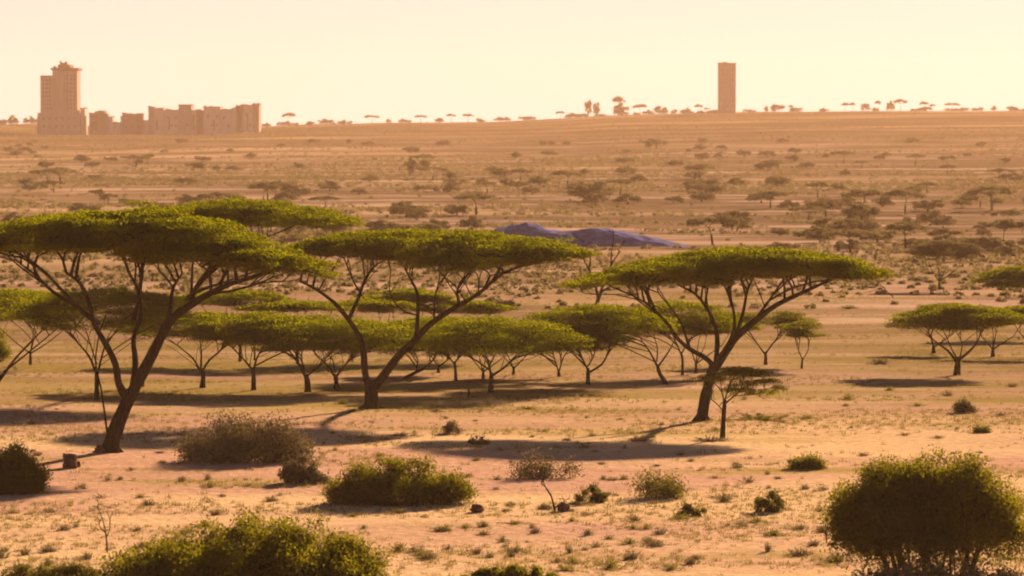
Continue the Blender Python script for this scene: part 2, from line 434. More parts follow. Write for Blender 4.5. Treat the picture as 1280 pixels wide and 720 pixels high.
umbrella_tree('acacia_tree', 465, 511,
    top=[(358, 313), (380, 302), (420, 291), (470, 285), (540, 283), (600, 285), (650, 291), (700, 302), (742, 318)],
    bot=[(358, 317), (390, 322), (450, 325), (500, 334), (560, 343), (610, 343), (650, 334), (742, 324)],
    label='tall acacia with a low Y fork and wide flat crown, below the slate-blue mound',
    trunk=[(465, 511), (464, 490), (464, 476)], r0=.36, rt=.021,
    limbs=[([(461, 486), (456, 462), (455, 440), (449, 418), (434, 395), (420, 378), (400, 362), (378, 350)], 0, -1.5, .22),
           ([(437, 397), (447, 374), (455, 352), (466, 335), (480, 326)], 0, 2.2, .12),
           ([(452, 370), (440, 352), (432, 335)], .5, 2.5, .06),
           ([(468, 484), (482, 466), (498, 445), (516, 428), (532, 410), (552, 394), (575, 380), (598, 366), (616, 350)], 0, -1.6, .26),
           ([(520, 424), (522, 395), (521, 368), (512, 350), (505, 338)], 0, 2.4, .14),
           ([(521, 394), (505, 388), (492, 374), (488, 362)], 0, -1.2, .05),
           ([(543, 402), (543, 375), (548, 352)], 0, 3.2, .07),
           ([(574, 381), (572, 362), (580, 346)], 0, 1.5, .10)],
    nleaf=62000, lsize=.115, spacing=.95, ntarget=340, seed=5, b_ratio=.30, padz=.26, lower=.9)
umbrella_tree('acacia_tree', 877, 526,
    top=[(703, 358), (740, 344), (790, 329), (840, 318), (890, 309), (940, 306), (990, 308), (1030, 314), (1070, 327), (1107, 344)],
    bot=[(703, 363), (750, 362), (800, 359), (850, 362), (900, 356), (950, 348), (1000, 350), (1060, 354), (1107, 352)],
    label='arched umbrella acacia with fanning limbs, its trunk beside a small sapling tree',
    trunk=[(877, 526), (881, 500), (888, 470), (893, 455)], r0=.28, rt=.021,
    limbs=[([(892, 462), (906, 440), (920, 420), (942, 400), (968, 380), (1000, 364), (1030, 350)], 0, -1.6, .24),
           ([(893, 458), (880, 446), (862, 436), (846, 422), (832, 402), (812, 382), (790, 368)], 0, -.8, .15),
           ([(895, 452), (897, 420), (888, 392), (872, 370), (850, 358)], 0, 2.4, .15),
           ([(905, 442), (916, 412), (914, 385), (905, 362)], 0, -2.4, .13),
           ([(918, 424), (930, 392), (937, 365), (946, 350)], 0, 2.8, .12),
           ([(942, 400), (962, 376), (975, 360)], -.6, 1.6, .09),
           ([(862, 436), (852, 405), (836, 380)], -.2, 1.8, .08)],
    nleaf=60000, lsize=.115, spacing=.95, ntarget=380, seed=9, b_ratio=.30, padz=.25, lower=.8)

# trees of the middle distance: (px, py, crown top outline, crown underside outline, label, trunk, limbs, options)
G1 = 'small acacias in the long row across the plain'
def oval(x0, x1, yt, yb, sk=0.):
    """flat-topped outline between two picture columns"""
    c = (x0 + x1) / 2 + sk * (x1 - x0)
    t = [(x0, yt + (yb - yt) * .62), (x0 + (c - x0) * .35, yt + (yb - yt) * .22), (c, yt), (c + (x1 - c) * .6, yt + (yb - yt) * .18), (x1, yt + (yb - yt) * .66)]
    b_ = [(x0, yt + (yb - yt) * .78), (x0 + (x1 - x0) * .25, yb), (x0 + (x1 - x0) * .7, yb), (x1, yt + (yb - yt) * .8)]
    return t, b_
def widen(x0, x1, yt, yb): return oval(x0 - .22 * (x1 - x0), x1 + .22 * (x1 - x0), yt - 1, yb + 5)
MID = [
 # tall tree behind the big one
 (174, 484, [(200, 268), (235, 252), (290, 247), (340, 249), (395, 258), (430, 270), (447, 282)], [(200, 280), (260, 286), (330, 287), (400, 288), (447, 287)],
  'tall acacia whose bright-rimmed flat crown shows above and behind the largest acacia', [(174, 484), (182, 455), (200, 420), (220, 392), (238, 370)],
  [([(234, 378), (255, 345), (280, 315), (305, 290)], 0, -1, .13), ([(236, 372), (262, 340), (300, 310), (350, 290)], 0, 1, .12), ([(240, 365), (240, 330), (245, 300)], 0, 1.5, .1)],
  dict(r0=.2, nleaf=22000, spacing=.9, ntarget=40, lsize=.12), None),
 (-8, 484, *widen(-70, 75, 358, 400), 'acacia cut by the left edge, two limbs slanting right over pale grass', [(-8, 484), (4, 468)],
  [([(2, 472), (20, 448), (42, 425), (62, 405)], 0, -.6, .09), ([(4, 466), (36, 440), (72, 410)], 0, .8, .07), ([(0, 470), (-20, 440), (-30, 410)], 0, 0, .08)], dict(nleaf=11000), G1),
 (121, 500, *widen(45, 210, 356, 410), 'row acacia seen just left of the largest trunk, its trunk slim and V-forked', [(121, 500), (121, 480), (121, 462)],
  [([(121, 468), (112, 445), (100, 430), (88, 415)], 0, -.5, .08), ([(122, 468), (128, 440), (134, 420)], 0, .8, .08), ([(121, 455), (112, 432), (104, 412)], 0, 1.2, .05)], dict(r0=.13, nleaf=17000), G1),
 (253, 485, *widen(180, 322, 388, 424), 'row acacia with a three-way fork, first whole trunk right of the largest acacia', [(253, 485), (254, 468), (251, 462)],
  [([(251, 466), (242, 448), (224, 432)], 0, -.6, .08), ([(251, 464), (251, 440), (248, 424)], 0, .8, .08), ([(253, 464), (262, 450), (276, 438), (281, 424)], 0, -.2, .08)], dict(r0=.14, nleaf=13000), G1),
 (317, 488, *widen(258, 395, 388, 428), 'row acacia with a clean wide V fork and short straight trunk', [(317, 488), (317, 470), (316, 460)],
  [([(316, 463), (304, 448), (287, 430)], 0, -.5, .08), ([(317, 463), (321, 448), (331, 430)], 0, .4, .08), ([(318, 450), (318, 432)], .1, .9, .06)], dict(r0=.13, nleaf=13000), G1),
 (385, 490, *widen(318, 460, 392, 436), 'stout leaning row acacia left of the Y-forked tall tree', [(385, 490), (384, 476), (382, 468)],
  [([(382, 471), (372, 452), (358, 432)], 0, -.4, .10), ([(384, 470), (396, 460), (402, 450)], 0, .4, .05), ([(381, 466), (376, 446), (380, 432)], 0, 1.0, .07)], dict(r0=.17, nleaf=13000), G1),
 (421, 487, *widen(370, 505, 395, 440), 'row acacia with crooked limbs standing close beside the Y-forked trunk', [(421, 487), (420, 474), (419, 468)],
  [([(419, 471), (408, 455), (394, 442)], 0, -.4, .09), ([(421, 470), (430, 458), (440, 446)], 0, .4, .07), ([(419, 466), (416, 452), (410, 444)], 0, .8, .05)], dict(r0=.14, nleaf=13000), G1),
 (504, 474, *widen(470, 600, 394, 440), 'row acacia whose trunk leans low to the right, just right of the Y-forked tree', [(504, 474), (518, 467), (532, 460)],
  [([(530, 461), (542, 450), (550, 436)], 0, .2, .07), ([(520, 466), (522, 450), (515, 438)], 0, .8, .05)], dict(r0=.10, nleaf=12000), G1),
 (570, 476, *widen(500, 630, 392, 438), 'slim upright row acacia below the tall crown, second trunk past the leaning one', [(570, 476), (569, 460), (568, 452)],
  [([(568, 456), (560, 444), (550, 432)], 0, -.3, .05), ([(569, 454), (574, 444), (578, 434)], 0, .5, .05)], dict(r0=.09, nleaf=11000), G1),
 (613, 491, *widen(540, 700, 394, 442), 'row acacia with lopsided fork reaching right, midway between the two tall acacias', [(613, 491), (614, 475), (614, 466)],
  [([(614, 469), (610, 452), (606, 440)], 0, -.4, .08), ([(615, 470), (630, 460), (642, 448), (652, 436)], 0, .4, .08), ([(611, 458), (618, 446), (622, 438)], 0, .9, .05)], dict(r0=.14, nleaf=15000), G1),
 (699, 471, *widen(620, 735, 397, 432), 'small row acacia with narrow forked stems beside the rightmost bright crown of the row', [(699, 471), (698, 462)],
  [([(698, 464), (693, 448), (690, 434)], 0, -.3, .05), ([(699, 464), (704, 448), (712, 436)], 0, .3, .05), ([(701, 455), (702, 440)], .1, .6, .04)], dict(r0=.09, nleaf=9000), G1),
 (735, 481, *widen(655, 762, 402, 436), 'row acacia with one long limb sweeping right, at the right end of the joined crowns', [(735, 481), (735, 468), (735, 460)],
  [([(735, 463), (728, 448), (722, 432)], 0, -.4, .07), ([(736, 466), (752, 456), (762, 440), (776, 424)], 0, .4, .07), ([(735, 458), (742, 446), (746, 434)], 0, .8, .05)], dict(r0=.12, nleaf=10000), G1),
 (833, 481, *widen(678, 812, 378, 418), 'leaning acacia behind the arched umbrella acacia, its bright crown stretched to the left', [(833, 481), (824, 466), (822, 456)],
  [([(822, 459), (812, 440), (798, 420)], 0, -.5, .08), ([(823, 458), (836, 440), (845, 424)], 0, .5, .06), ([(821, 452), (822, 436), (818, 420)], 0, .9, .05)], dict(r0=.12, nleaf=14000), G1),
 (853, 469, *widen(790, 905, 374, 418), 'thin-stemmed acacia directly behind the arched umbrella acacia, left of its trunk', [(853, 469), (853, 450), (851, 440)],
  [([(851, 443), (846, 430), (840, 418)], 0, -.3, .05), ([(852, 442), (860, 428), (868, 416)], 0, .3, .05)], dict(r0=.08, nleaf=11000), G1),
 (957, 456, *oval(902, 1015, 384, 418), 'small forked acacia seen through the gap right of the arched acacia trunk', [(957, 456), (957, 446), (956, 440)],
  [([(956, 443), (948, 432), (940, 420)], 0, -.3, .06), ([(957, 442), (966, 430), (976, 418)], 0, .3, .06)], dict(r0=.10, nleaf=8000, leaf='acacia_pale', gaps=.25), G1),
 (1002, 461, [(972, 412), (984, 404), (1000, 399), (1015, 404), (1022, 412)], [(972, 418), (984, 424), (1008, 424), (1022, 418)], 'thin young acacia with a sparse pale top, rightmost behind the arched acacia', [(1002, 461), (1003, 448)],
  [([(1003, 450), (998, 438), (994, 424)], 0, 0, .04), ([(1003, 450), (1010, 438), (1010, 424)], 0, 0, .03)], dict(r0=.07, nleaf=2500, leaf='acacia_pale', gaps=.3, spacing=.7), G1),
 (1196, 469, [(1113, 408), (1135, 390), (1160, 381), (1190, 377), (1225, 379), (1255, 386), (1280, 401)], [(1113, 412), (1150, 416), (1190, 414), (1235, 414), (1280, 408)],
  'low acacia with a bowl-shaped fork under its flat crown, nearest tree near the right edge', [(1196, 469), (1197, 455), (1196, 446)],
  [([(1194, 450), (1184, 438), (1170, 428), (1156, 416)], 0, -.8, .10), ([(1196, 448), (1190, 436), (1184, 420)], 0, .6, .06), ([(1198, 450), (1210, 440), (1220, 428), (1226, 412)], 0, -.4, .10), ([(1200, 446), (1204, 430), (1198, 416)], 0, 1.2, .05)],
  dict(r0=.19, nleaf=20000, spacing=.8, ntarget=50), None),
 (903, 548, [(876, 476), (888, 464), (912, 455), (938, 456), (958, 466), (976, 480)], [(876, 484), (900, 492), (930, 498), (955, 504), (976, 498)],
  'small sapling tree with sparse yellow-green tips, in front of the arched acacia trunk', [(903, 548), (904, 530), (905, 512), (906, 500)],
  [([(905, 505), (902, 490), (892, 478)], 0, -.2, .04), ([(905, 515), (896, 505), (888, 498), (888, 488)], 0, .2, .03), ([(906, 505), (918, 495), (930, 486), (945, 478)], 0, .3, .045), ([(906, 500), (912, 480), (920, 466)], 0, -.4, .04), ([(918, 495), (930, 494), (948, 492)], 0, -.1, .025)],
  dict(r0=.115, nleaf=2300, leaf='acacia', spacing=.5, gaps=.5, ntarget=45, rt=.013, lsize=.12, lower=.3), None),
]
seed = 100
for (px, py, tp, bt, lab, tr, lm, opt, grp) in MID:
    seed += 1
    kw = dict(r0=.13, nleaf=15000, lsize=.115, spacing=.8, ntarget=80, rt=.017, padz=.2, lower=.7, seed=seed, gaps=.08); kw.update(opt)
    umbrella_tree('acacia_tree', px, py, tp, bt, label=lab, trunk=tr, limbs=lm, group=grp, **kw)

# second and third rows, their trunks hidden by the first
BACK = [(38, 456, -40, 120, 362, 402, 'acacia of the second row at the left, its thin trunk under the left crowns'),
        (300, 452, 215, 360, 360, 384, 'second-row acacia with a narrow lit crown strip right of the largest acacia limbs'),
        (372, 455, 300, 440, 374, 392, 'second-row acacia showing a lit strip between the two tall front acacias'),
        (440, 452, 395, 520, 372, 392, 'second-row acacia crown seen through the left limbs of the Y-forked tree'),
        (498, 448, 450, 560, 358, 384, 'second-row acacia crown seen behind the right limbs of the Y-forked tree'),
        (560, 450, 520, 640, 374, 394, 'second-row acacia with lit top ending near a bare grey shrub'),
        (604, 474, 560, 660, 400, 436, 'thin-stemmed acacia hidden deep behind the joined crowns of the row'),
        (642, 469, 600, 690, 402, 434, 'leaning thin acacia behind the joined crowns, just right of the lopsided fork'),
        (870, 467, 850, 930, 388, 420, 'slender acacia behind the arched acacia, between its trunk and left limb'),
        (548, 466, 500, 590, 398, 434, 'low forked acacia behind the leaning trunk of the row')]
for k, (px, py, x0, x1, yt, yb, lab) in enumerate(BACK):
    t, b_ = oval(x0, x1, yt, yb, .05)
    umbrella_tree('acacia_tree', px, py, t, b_, label=lab, group='acacias of the second row behind the first', r0=.09, nleaf=8000, lsize=.12,
                  spacing=.8, ntarget=22, rt=.015, padz=.18, seed=200 + k)

# right side and beyond
FARV = [
 (1284, 420, [(1218, 356), (1232, 344), (1250, 334), (1280, 330), (1320, 338), (1345, 352)], [(1218, 359), (1250, 364), (1300, 364), (1345, 358)], 'dark flat acacia crown entering at the right edge above the bowl-forked acacia', 9000),
 (1292, 446, [(1248, 394), (1270, 382), (1300, 378), (1335, 392)], [(1248, 398), (1275, 404), (1310, 404), (1335, 398)], 'acacia crown just entering at the right edge, behind the bowl-forked acacia', 5000),
 (1167, 442, *oval(1130, 1215, 388, 410), 'thin acacia stem standing behind the left side of the bowl-forked acacia', 3000),
 (1241, 446, *oval(1212, 1290, 386, 408), 'thin acacia stem standing behind the right side of the bowl-forked acacia', 3000),
 (1174, 362, *oval(1140, 1224, 299, 323), 'lone hazy acacia on a bare slope above the bowl-forked acacia', 7000),
]
for k, (px, py, t, b_, lab, n) in enumerate(FARV):
    umbrella_tree('acacia_tree', px, py, t, b_, label=lab, r0=.12, nleaf=n, lsize=.15, spacing=.9, ntarget=22, rt=.018, padz=.2, seed=300 + k,
                  leaf='acacia' if k < 4 else 'far')

# bare tree behind the arched acacia and other leafless things
def bare_tree(name, px, py, lines, label, cat='tree', twigs=26, seed=1, rt=.014, spread=1.):
    global rng
    rng = np.random.default_rng(seed)
    g = ground(px, py); s = F / g[1]; root = empty(name, g, label, cat)
    for li, (pts, y1, r) in enumerate(lines):
        T = Tubes(); n = len(pts)
        c = spline([((q[0] - px) / s, y1 * i_ / max(1, n - 1), (py - q[1]) / s) for i_, q in enumerate(pts)], 3)
        if li == 0: c[0, 2] -= .1
        T.add(c, np.linspace(r, r * .55 if li == 0 else max(.012, r * .3), len(c)), k=7)
        if li:
            tg = c[-1] + np.array([0, 0, .35 * spread]) + rng.normal(0, .35 * spread, (max(3, twigs // len(lines)), 3))
            tg[:, 2] = np.maximum(tg[:, 2], c[-1, 2] - .1)
            d = c[-1] - c[-2]; d /= np.linalg.norm(d)
            grow(T, c[-2], d, tg, rt)
        link('trunk' if li == 0 else 'limb', T.mesh('branch'), M['bark'], root)
    return root
bare_tree('bare_tree', 744, 400, [([(744, 400), (745, 385), (749, 370)], 0, .22), ([(748, 374), (742, 350), (735, 335), (728, 322)], -.6, .11),
          ([(749, 372), (756, 350), (765, 330), (776, 314)], .8, .12), ([(764, 332), (764, 318), (766, 306)], .2, .07), ([(736, 338), (738, 324), (736, 312)], 0, .07),
          ([(750, 366), (775, 352), (800, 344)], 1.0, .09)],
          'leafless grey tree behind the left tip of the arched acacia crown', twigs=40, seed=4, spread=1.4)
bare_tree('dry_sapling', 694, 640, [([(694, 640), (691, 628), (688, 618)], 0, .045), ([(688, 619), (682, 610), (678, 600)], -.1, .03), ([(689, 622), (684, 612), (676, 606)], .15, .02), ([(694, 636), (702, 630), (706, 632)], .15, .025)],
          'dark leafless sapling leaning left out of a small clod on the bare foreground soil', 'sapling', twigs=26, seed=6, rt=.009, spread=.5)
bare_tree('dry_stalk', 134, 690, [([(134, 690), (133, 674), (131, 658)], 0, .03), ([(131, 660), (128, 648), (122, 634)], 0, .02), ([(133, 672), (137, 662), (137, 652)], .1, .015), ([(132, 666), (126, 660), (124, 652)], -.1, .015)],
          'thin dry stalk with dark seed heads, standing over the big green bush at the left', 'plant', twigs=24, seed=8, rt=.007, spread=.35)
bare_tree('hanging_snag', 1118, 372, [([(1118, 372), (1110, 366), (1104, 358)], 0, .05), ([(1105, 360), (1096, 352), (1090, 344)], .1, .03), ([(1104, 360), (1088, 364), (1074, 370)], -.2, .025)],
          'fallen twiggy snag below the right tip of the arched acacia crown', 'deadwood', twigs=20, seed=11, rt=.01, spread=.5)
bare_tree('wooden_stump', 586, 499, [([(586, 499), (586, 492), (586, 487)], 0, .085), ([(586, 492), (588, 489), (589, 487)], 0, .02)],
          'short dark stump standing alone in the grass in front of the row', 'stump', twigs=3, seed=12, rt=.01, spread=.1)

# ------------------------------------------------------------------ bushes near
bush('acacia_bush', 1160, 722, 1004, 1322, 556, 'dense dark green bush-like tree with many stems, at the bottom right corner', cat='bush', nleaf=105000, lsize=.10, clumps=130, depth=.7, seed=21, stems=44, lift=.38, dome=.64, rstem=.045, scat=.10, csz=1.35)
bush('dry_undergrowth', 1150, 735, 1040, 1300, 704, 'brown twiggy undergrowth around the stems of the bottom-right bush', leaf='dry', nleaf=7000, lsize=.11, clumps=70, depth=.5, seed=41, scat=.15, stems=40, rstem=.012)
bush('leafy_bush', 322, 752, 96, 530, 645, 'broad yellow-green bush rising from the bottom edge, left of the middle', nleaf=90000, lsize=.10, clumps=300, depth=.6, seed=22, dome=.70, scat=.14, csz=.95, stems=60, rstem=.02)
bush('leafy_bush', 500, 629, 388, 612, 573, 'bright yellow-green low bush in the open between the plain and the bare strip', nleaf=34000, lsize=.10, clumps=150, depth=.5, seed=23, scat=.13, csz=1.1, stems=30, rstem=.02)
bush('leafy_bush', 8, 617, -45, 66, 553, 'round green bush cut by the left edge', nleaf=26000, lsize=.105, clumps=90, depth=.7, seed=24, scat=.14)
bush('dry_shrub', 310, 577, 205, 408, 503, 'large grey-brown dry shrub right of the largest trunk', leaf='dry', nleaf=16000, lsize=.12, clumps=90, depth=.6, seed=25, stems=50, scat=.2, dome=.95, csz=1.3)
bush('dry_shrub', 378, 604, 338, 418, 568, 'small brown dry shrub in front of the large grey-brown shrub', leaf='dry', nleaf=6000, lsize=.11, clumps=24, depth=.6, seed=26, scat=.08)
bush('dry_shrub', 682, 598, 630, 730, 568, 'faint straw-brown shrub behind the leaning leafless sapling', leaf='dry', nleaf=2600, lsize=.10, clumps=30, depth=.6, seed=27, scat=.2, stems=26, rstem=.015)
bush('green_shrub', 1008, 586, 984, 1034, 569, 'small green shrub at the left shoulder of the bottom-right bush', nleaf=3000, lsize=.1, clumps=40, depth=.6, seed=28, scat=.12, csz=1.5)
bush('green_shrub', 735, 628, 712, 762, 598, 'olive twiggy tuft to the right of the leaning leafless sapling', leaf='herb', nleaf=2500, lsize=.1, clumps=14, depth=.6, seed=29, scat=.06, stems=8)
bush('green_shrub', 826, 622, 782, 872, 592, 'loose olive shrub midway between the sapling and the bottom-right bush', leaf='herb', nleaf=2800, lsize=.1, clumps=26, depth=.6, seed=30, scat=.2, stems=16, rstem=.015)
bush('green_shrub', 958, 640, 940, 984, 606, 'upright olive shrub left of the bottom-right bush', leaf='herb', nleaf=2200, lsize=.1, clumps=14, depth=.6, seed=31, scat=.07, stems=8)
bush('green_shrub', 868, 645, 845, 885, 626, 'low dark shrub on bare soil, left of the upright olive shrub', leaf='herb', nleaf=1500, lsize=.09, clumps=10, depth=.6, seed=32, scat=.05)
bush('dry_shrub', 565, 542, 546, 590, 519, 'dark twiggy shrub on the bare soil right of the Y-forked trunk', leaf='dry', nleaf=900, lsize=.1, clumps=12, depth=.6, seed=33, scat=.08, stems=14)
bush('dry_shrub', 598, 556, 580, 612, 542, 'smaller twiggy shrub just below the dark twiggy one', leaf='dry', nleaf=700, lsize=.1, clumps=8, depth=.6, seed=34, scat=.05, stems=8)
bush('dry_shrub', 620, 388, 588, 654, 374, 'low bare grey shrub beyond the second-row crowns', leaf='dry', nleaf=5000, lsize=.18, clumps=24, depth=.6, seed=35, scat=.1)
bush('green_shrub', 1205, 516, 1190, 1222, 501, 'dark reddish-brown low shrub on the right plain', leaf='dry', nleaf=2200, lsize=.11, clumps=26, depth=.7, seed=36, scat=.1, csz=1.6)
bush('green_shrub', 1226, 541, 1214, 1240, 531, 'small pointed green tuft on the right plain', leaf='herb', nleaf=1200, lsize=.09, clumps=20, depth=.7, seed=37, scat=.08, csz=1.6)
bush('herb_mat', 648, 728, 560, 715, 706, 'strip of green herbs along the bottom edge, middle', leaf='bush', nleaf=9000, lsize=.09, clumps=60, depth=.35, seed=38, scat=.05)
bush('herb_mat', 70, 740, -30, 160, 704, 'low green herbs in the bottom left corner', leaf='herb', nleaf=14000, lsize=.09, clumps=80, depth=.45, seed=39, scat=.08)
bush('leafy_bush', -6, 452, -30, 16, 403, 'green bush half out of frame at the left edge below the crowns', nleaf=9000, lsize=.12, clumps=60, depth=.8, seed=40, scat=.15, csz=1.5)

# termite-brown stump and stones
def rock(name, px, py, w, h, label, cat, seed, mat='clod', flat=0., d=None):
    r = np.random.default_rng(seed); g = ground(px, py); s = F / g[1]; w /= s; h /= s
    import bmesh
    bm = bmesh.new(); bmesh.ops.create_icosphere(bm, subdivisions=4, radius=1)
    ph = r.uniform(0, 6, 6)
    for v in bm.verts:
        c = v.co; q = 1 + .16 * math.sin(3 * c.x + ph[0]) * math.cos(2.6 * c.y + ph[1]) + .1 * math.sin(6 * c.z + ph[2] + 4 * c.x) + .05 * math.sin(11 * c.y + ph[3] + 9 * c.z)
        e = 1 + flat * (1 / max(abs(c.x), abs(c.z), .6) - 1)
        v.co = Vector((c.x * q * e * w / 2, c.y * q * e * (d or w) / 2, c.z * q * e * h * .62 + h * .38))
    me = bpy.data.meshes.new(name); bm.to_mesh(me); bm.free()
    for p in me.polygons: p.use_smooth = True
    return tag(link(name, me, M[mat], None, g), label, cat)
rock('tree_stump', 88, 585, 17, 17, 'squat dark brown stump left of the largest trunk', 'stump', 1, flat=.7)
rock('wood_chunk', 98.5, 584, 4, 8, 'small dark upright chunk right beside the squat brown stump', 'wood', 2)
rock('stone', 126, 566, 14, 10, 'reddish-brown stone heaped against the foot of the largest trunk', 'stone', 3)
rock('stone', 597, 641, 18, 10, 'brown stone on the bare strip just right of the bright low bush', 'stone', 4)
rock('stone', 704, 640, 15, 11, 'dark clod at the foot of the leaning leafless sapling', 'clod', 5)
# small plants and clods scattered on the near soil
SM = [(597, 693, 16, 9), (640, 690, 18, 7), (735, 669, 14, 10), (745, 684, 10, 8), (731, 688, 9, 6), (697, 703, 12, 7), (755, 706, 14, 8), (905, 628, 20, 12), (935, 604, 16, 10),
      (1000, 694, 28, 10), (1045, 702, 32, 11), (1085, 690, 22, 18), (960, 690, 10, 14), (850, 650, 22, 9), (820, 684, 18, 9), (790, 700, 26, 12), (765, 712, 22, 14), (870, 700, 14, 7), (850, 690, 8, 6),
      (185, 632, 16, 9), (260, 600, 10, 9), (262, 610, 12, 10), (228, 602, 12, 8), (312, 608, 14, 7), (80, 664, 14, 9), (95, 660, 9, 7), (14, 642, 16, 6), (20, 560, 10, 4), (350, 620, 9, 6), (355, 662, 14, 9), (375, 640, 9, 7),
      (440, 646, 12, 6), (455, 662, 10, 6), (452, 548, 16, 5), (482, 550, 14, 4), (500, 545, 34, 4), (440, 515, 16, 5), (545, 515, 14, 5), (428, 505, 14, 8), (535, 700, 20, 12), (520, 690, 16, 12), (500, 690, 22, 14), (560, 688, 12, 8),
      (950, 525, 70, 7), (890, 552, 40, 6), (800, 552, 34, 7), (1010, 524, 20, 6), (1100, 455, 26, 8), (1060, 500, 16, 8), (1185, 495, 14, 8), (1265, 484, 12, 6), (1146, 508, 14, 5), (930, 500, 10, 8), (1112, 488, 9, 6),
      (1062, 386, 20, 5), (1090, 360, 12, 4), (730, 560, 14, 5), (740, 545, 12, 4), (660, 512, 22, 4), (680, 540, 16, 4), (40, 530, 16, 4), (1130, 545, 12, 5), (1250, 520, 16, 5), (780, 600, 12, 7), (770, 620, 10, 6), (665, 660, 8, 6),
      (645, 655, 24, 4), (710, 640, 20, 4), (560, 664, 10, 5), (620, 612, 10, 5), (632, 640, 12, 4), (100, 610, 10, 5), (150, 600, 9, 5), (170, 690, 12, 8), (60, 690, 20, 10), (30, 694, 16, 9), (5, 690, 14, 9), (108, 700, 18, 10)]
def tuft_mesh(seed, n=150):
    """ragged clump of stalks and small leaves, unit size"""
    global rng
    rng = np.random.default_rng(seed); nb_ = 70
    bx = rng.normal(0, .2, nb_); by = rng.normal(0, .2, nb_); az = rng.uniform(0, 6.28, nb_); L = rng.uniform(.35, 1.05, nb_) * np.exp(-(bx / .35) ** 2)
    ln = rng.normal(0, .35, nb_)
    a0 = np.stack([bx - .018, by, np.zeros(nb_)], 1); a1 = np.stack([bx + .018, by, np.zeros(nb_)], 1)
    tip = np.stack([bx * 1.7 + np.cos(az) * ln, by * 1.7 + np.sin(az) * ln, L], 1)
    V1 = np.stack([a0, a1, tip + (.012, 0, 0), tip - (.012, 0, 0)], 1).reshape(-1, 3)
    k_ = rng.integers(0, nb_, n); f_ = rng.uniform(.2, 1, n)[:, None]
    P_ = a0[k_] * (1 - f_) + tip[k_] * f_ + rng.normal(0, .05, (n, 3)); P_[:, 2] = np.abs(P_[:, 2])
    V2, Q2 = leaves_vq(P_, .15, .6, 1.0)
    return np.vstack([V1, V2]), np.vstack([np.arange(4 * nb_).reshape(nb_, 4), Q2 + 4 * nb_])
tufts = []
for q in range(5):
    V, Q = tuft_mesh(50 + q); V2 = V.copy(); V2[:, 2] = np.maximum(V2[:, 2], 0)
    tufts.append(mesh_np('tuft', V2, Q)); tufts[-1].materials.append(M['herb' if q % 2 else 'dry'])
fr = np.random.default_rng(15)
while len(SM) < 250:
    q = fr.random(); qx = fr.uniform(-10, 1290)
    if fbm(qx / 90. + 3, q * 5.) < .05 and fr.random() < .85: continue
    SM.append((qx, 505 + 215 * q ** .8, fr.uniform(7, 18) * (.5 + q), fr.uniform(4, 9) * (.5 + q)))
for k, (px, py, w, h) in enumerate(SM):
    g = ground(px, py); s = F / g[1]
    o = bpy.data.objects.new('herb_tuft', tufts[k % 5]); COL.objects.link(o)
    o.location = tuple(g); o.scale = (w / s * 1.0, w / s * .9, h / s); o.rotation_euler.z = k * 1.3 if w < 20 else 0
    tag(o, 'tiny dusty herb tuft rooted in the open soil of the plain', 'herb', 'small herb tufts dotting the open soil')

# ------------------------------------------------------------------ grass and litter on the near plain
rng = np.random.default_rng(77)
n = 70000
gy = rng.uniform(104, 330, n); gx = rng.uniform(-1, 1, n) * (gy * .128 + 9)
dens = .5 + .5 * fbm(gx / 9 + 40, gy / 4.5, 4); keep = rng.random(n) < np.clip((dens - .50) * 8, .04, 1) * np.clip(1.25 - (gy - 104) / 300, .3, 1)
gx, gy = gx[keep], gy[keep]; n = len(gx); gz = terrain(gx, gy)
nb = 9
hh = rng.uniform(.05, .17, n) * (1 + .6 * np.clip(fbm(gx / 20, gy / 10, 2), 0, 1))
bx = np.repeat(gx, nb) + rng.normal(0, .07, n * nb); by = np.repeat(gy, nb) + rng.normal(0, .07, n * nb); bz = np.repeat(gz, nb) - .01
bh = np.repeat(hh, nb) * rng.uniform(.5, 1.2, n * nb); az = rng.uniform(0, 2 * np.pi, n * nb); ln = rng.normal(0, .5, n * nb) * bh
wd = .016
a0 = np.stack([bx - np.cos(az) * wd, by - np.sin(az) * wd, bz], 1); a1 = np.stack([bx + np.cos(az) * wd, by + np.sin(az) * wd, bz], 1)
a2 = np.stack([bx + np.cos(az + 1) * ln, by + np.sin(az + 1) * ln, bz + bh], 1)
V = np.stack([a0, a1, a2], 1).reshape(-1, 3)
tag(link('grass', mesh_np('grass', V, np.arange(len(V)).reshape(-1, 3)), M['grass']), 'sparse dry grass growing in patches over the tan soil', 'grass', kind='stuff')

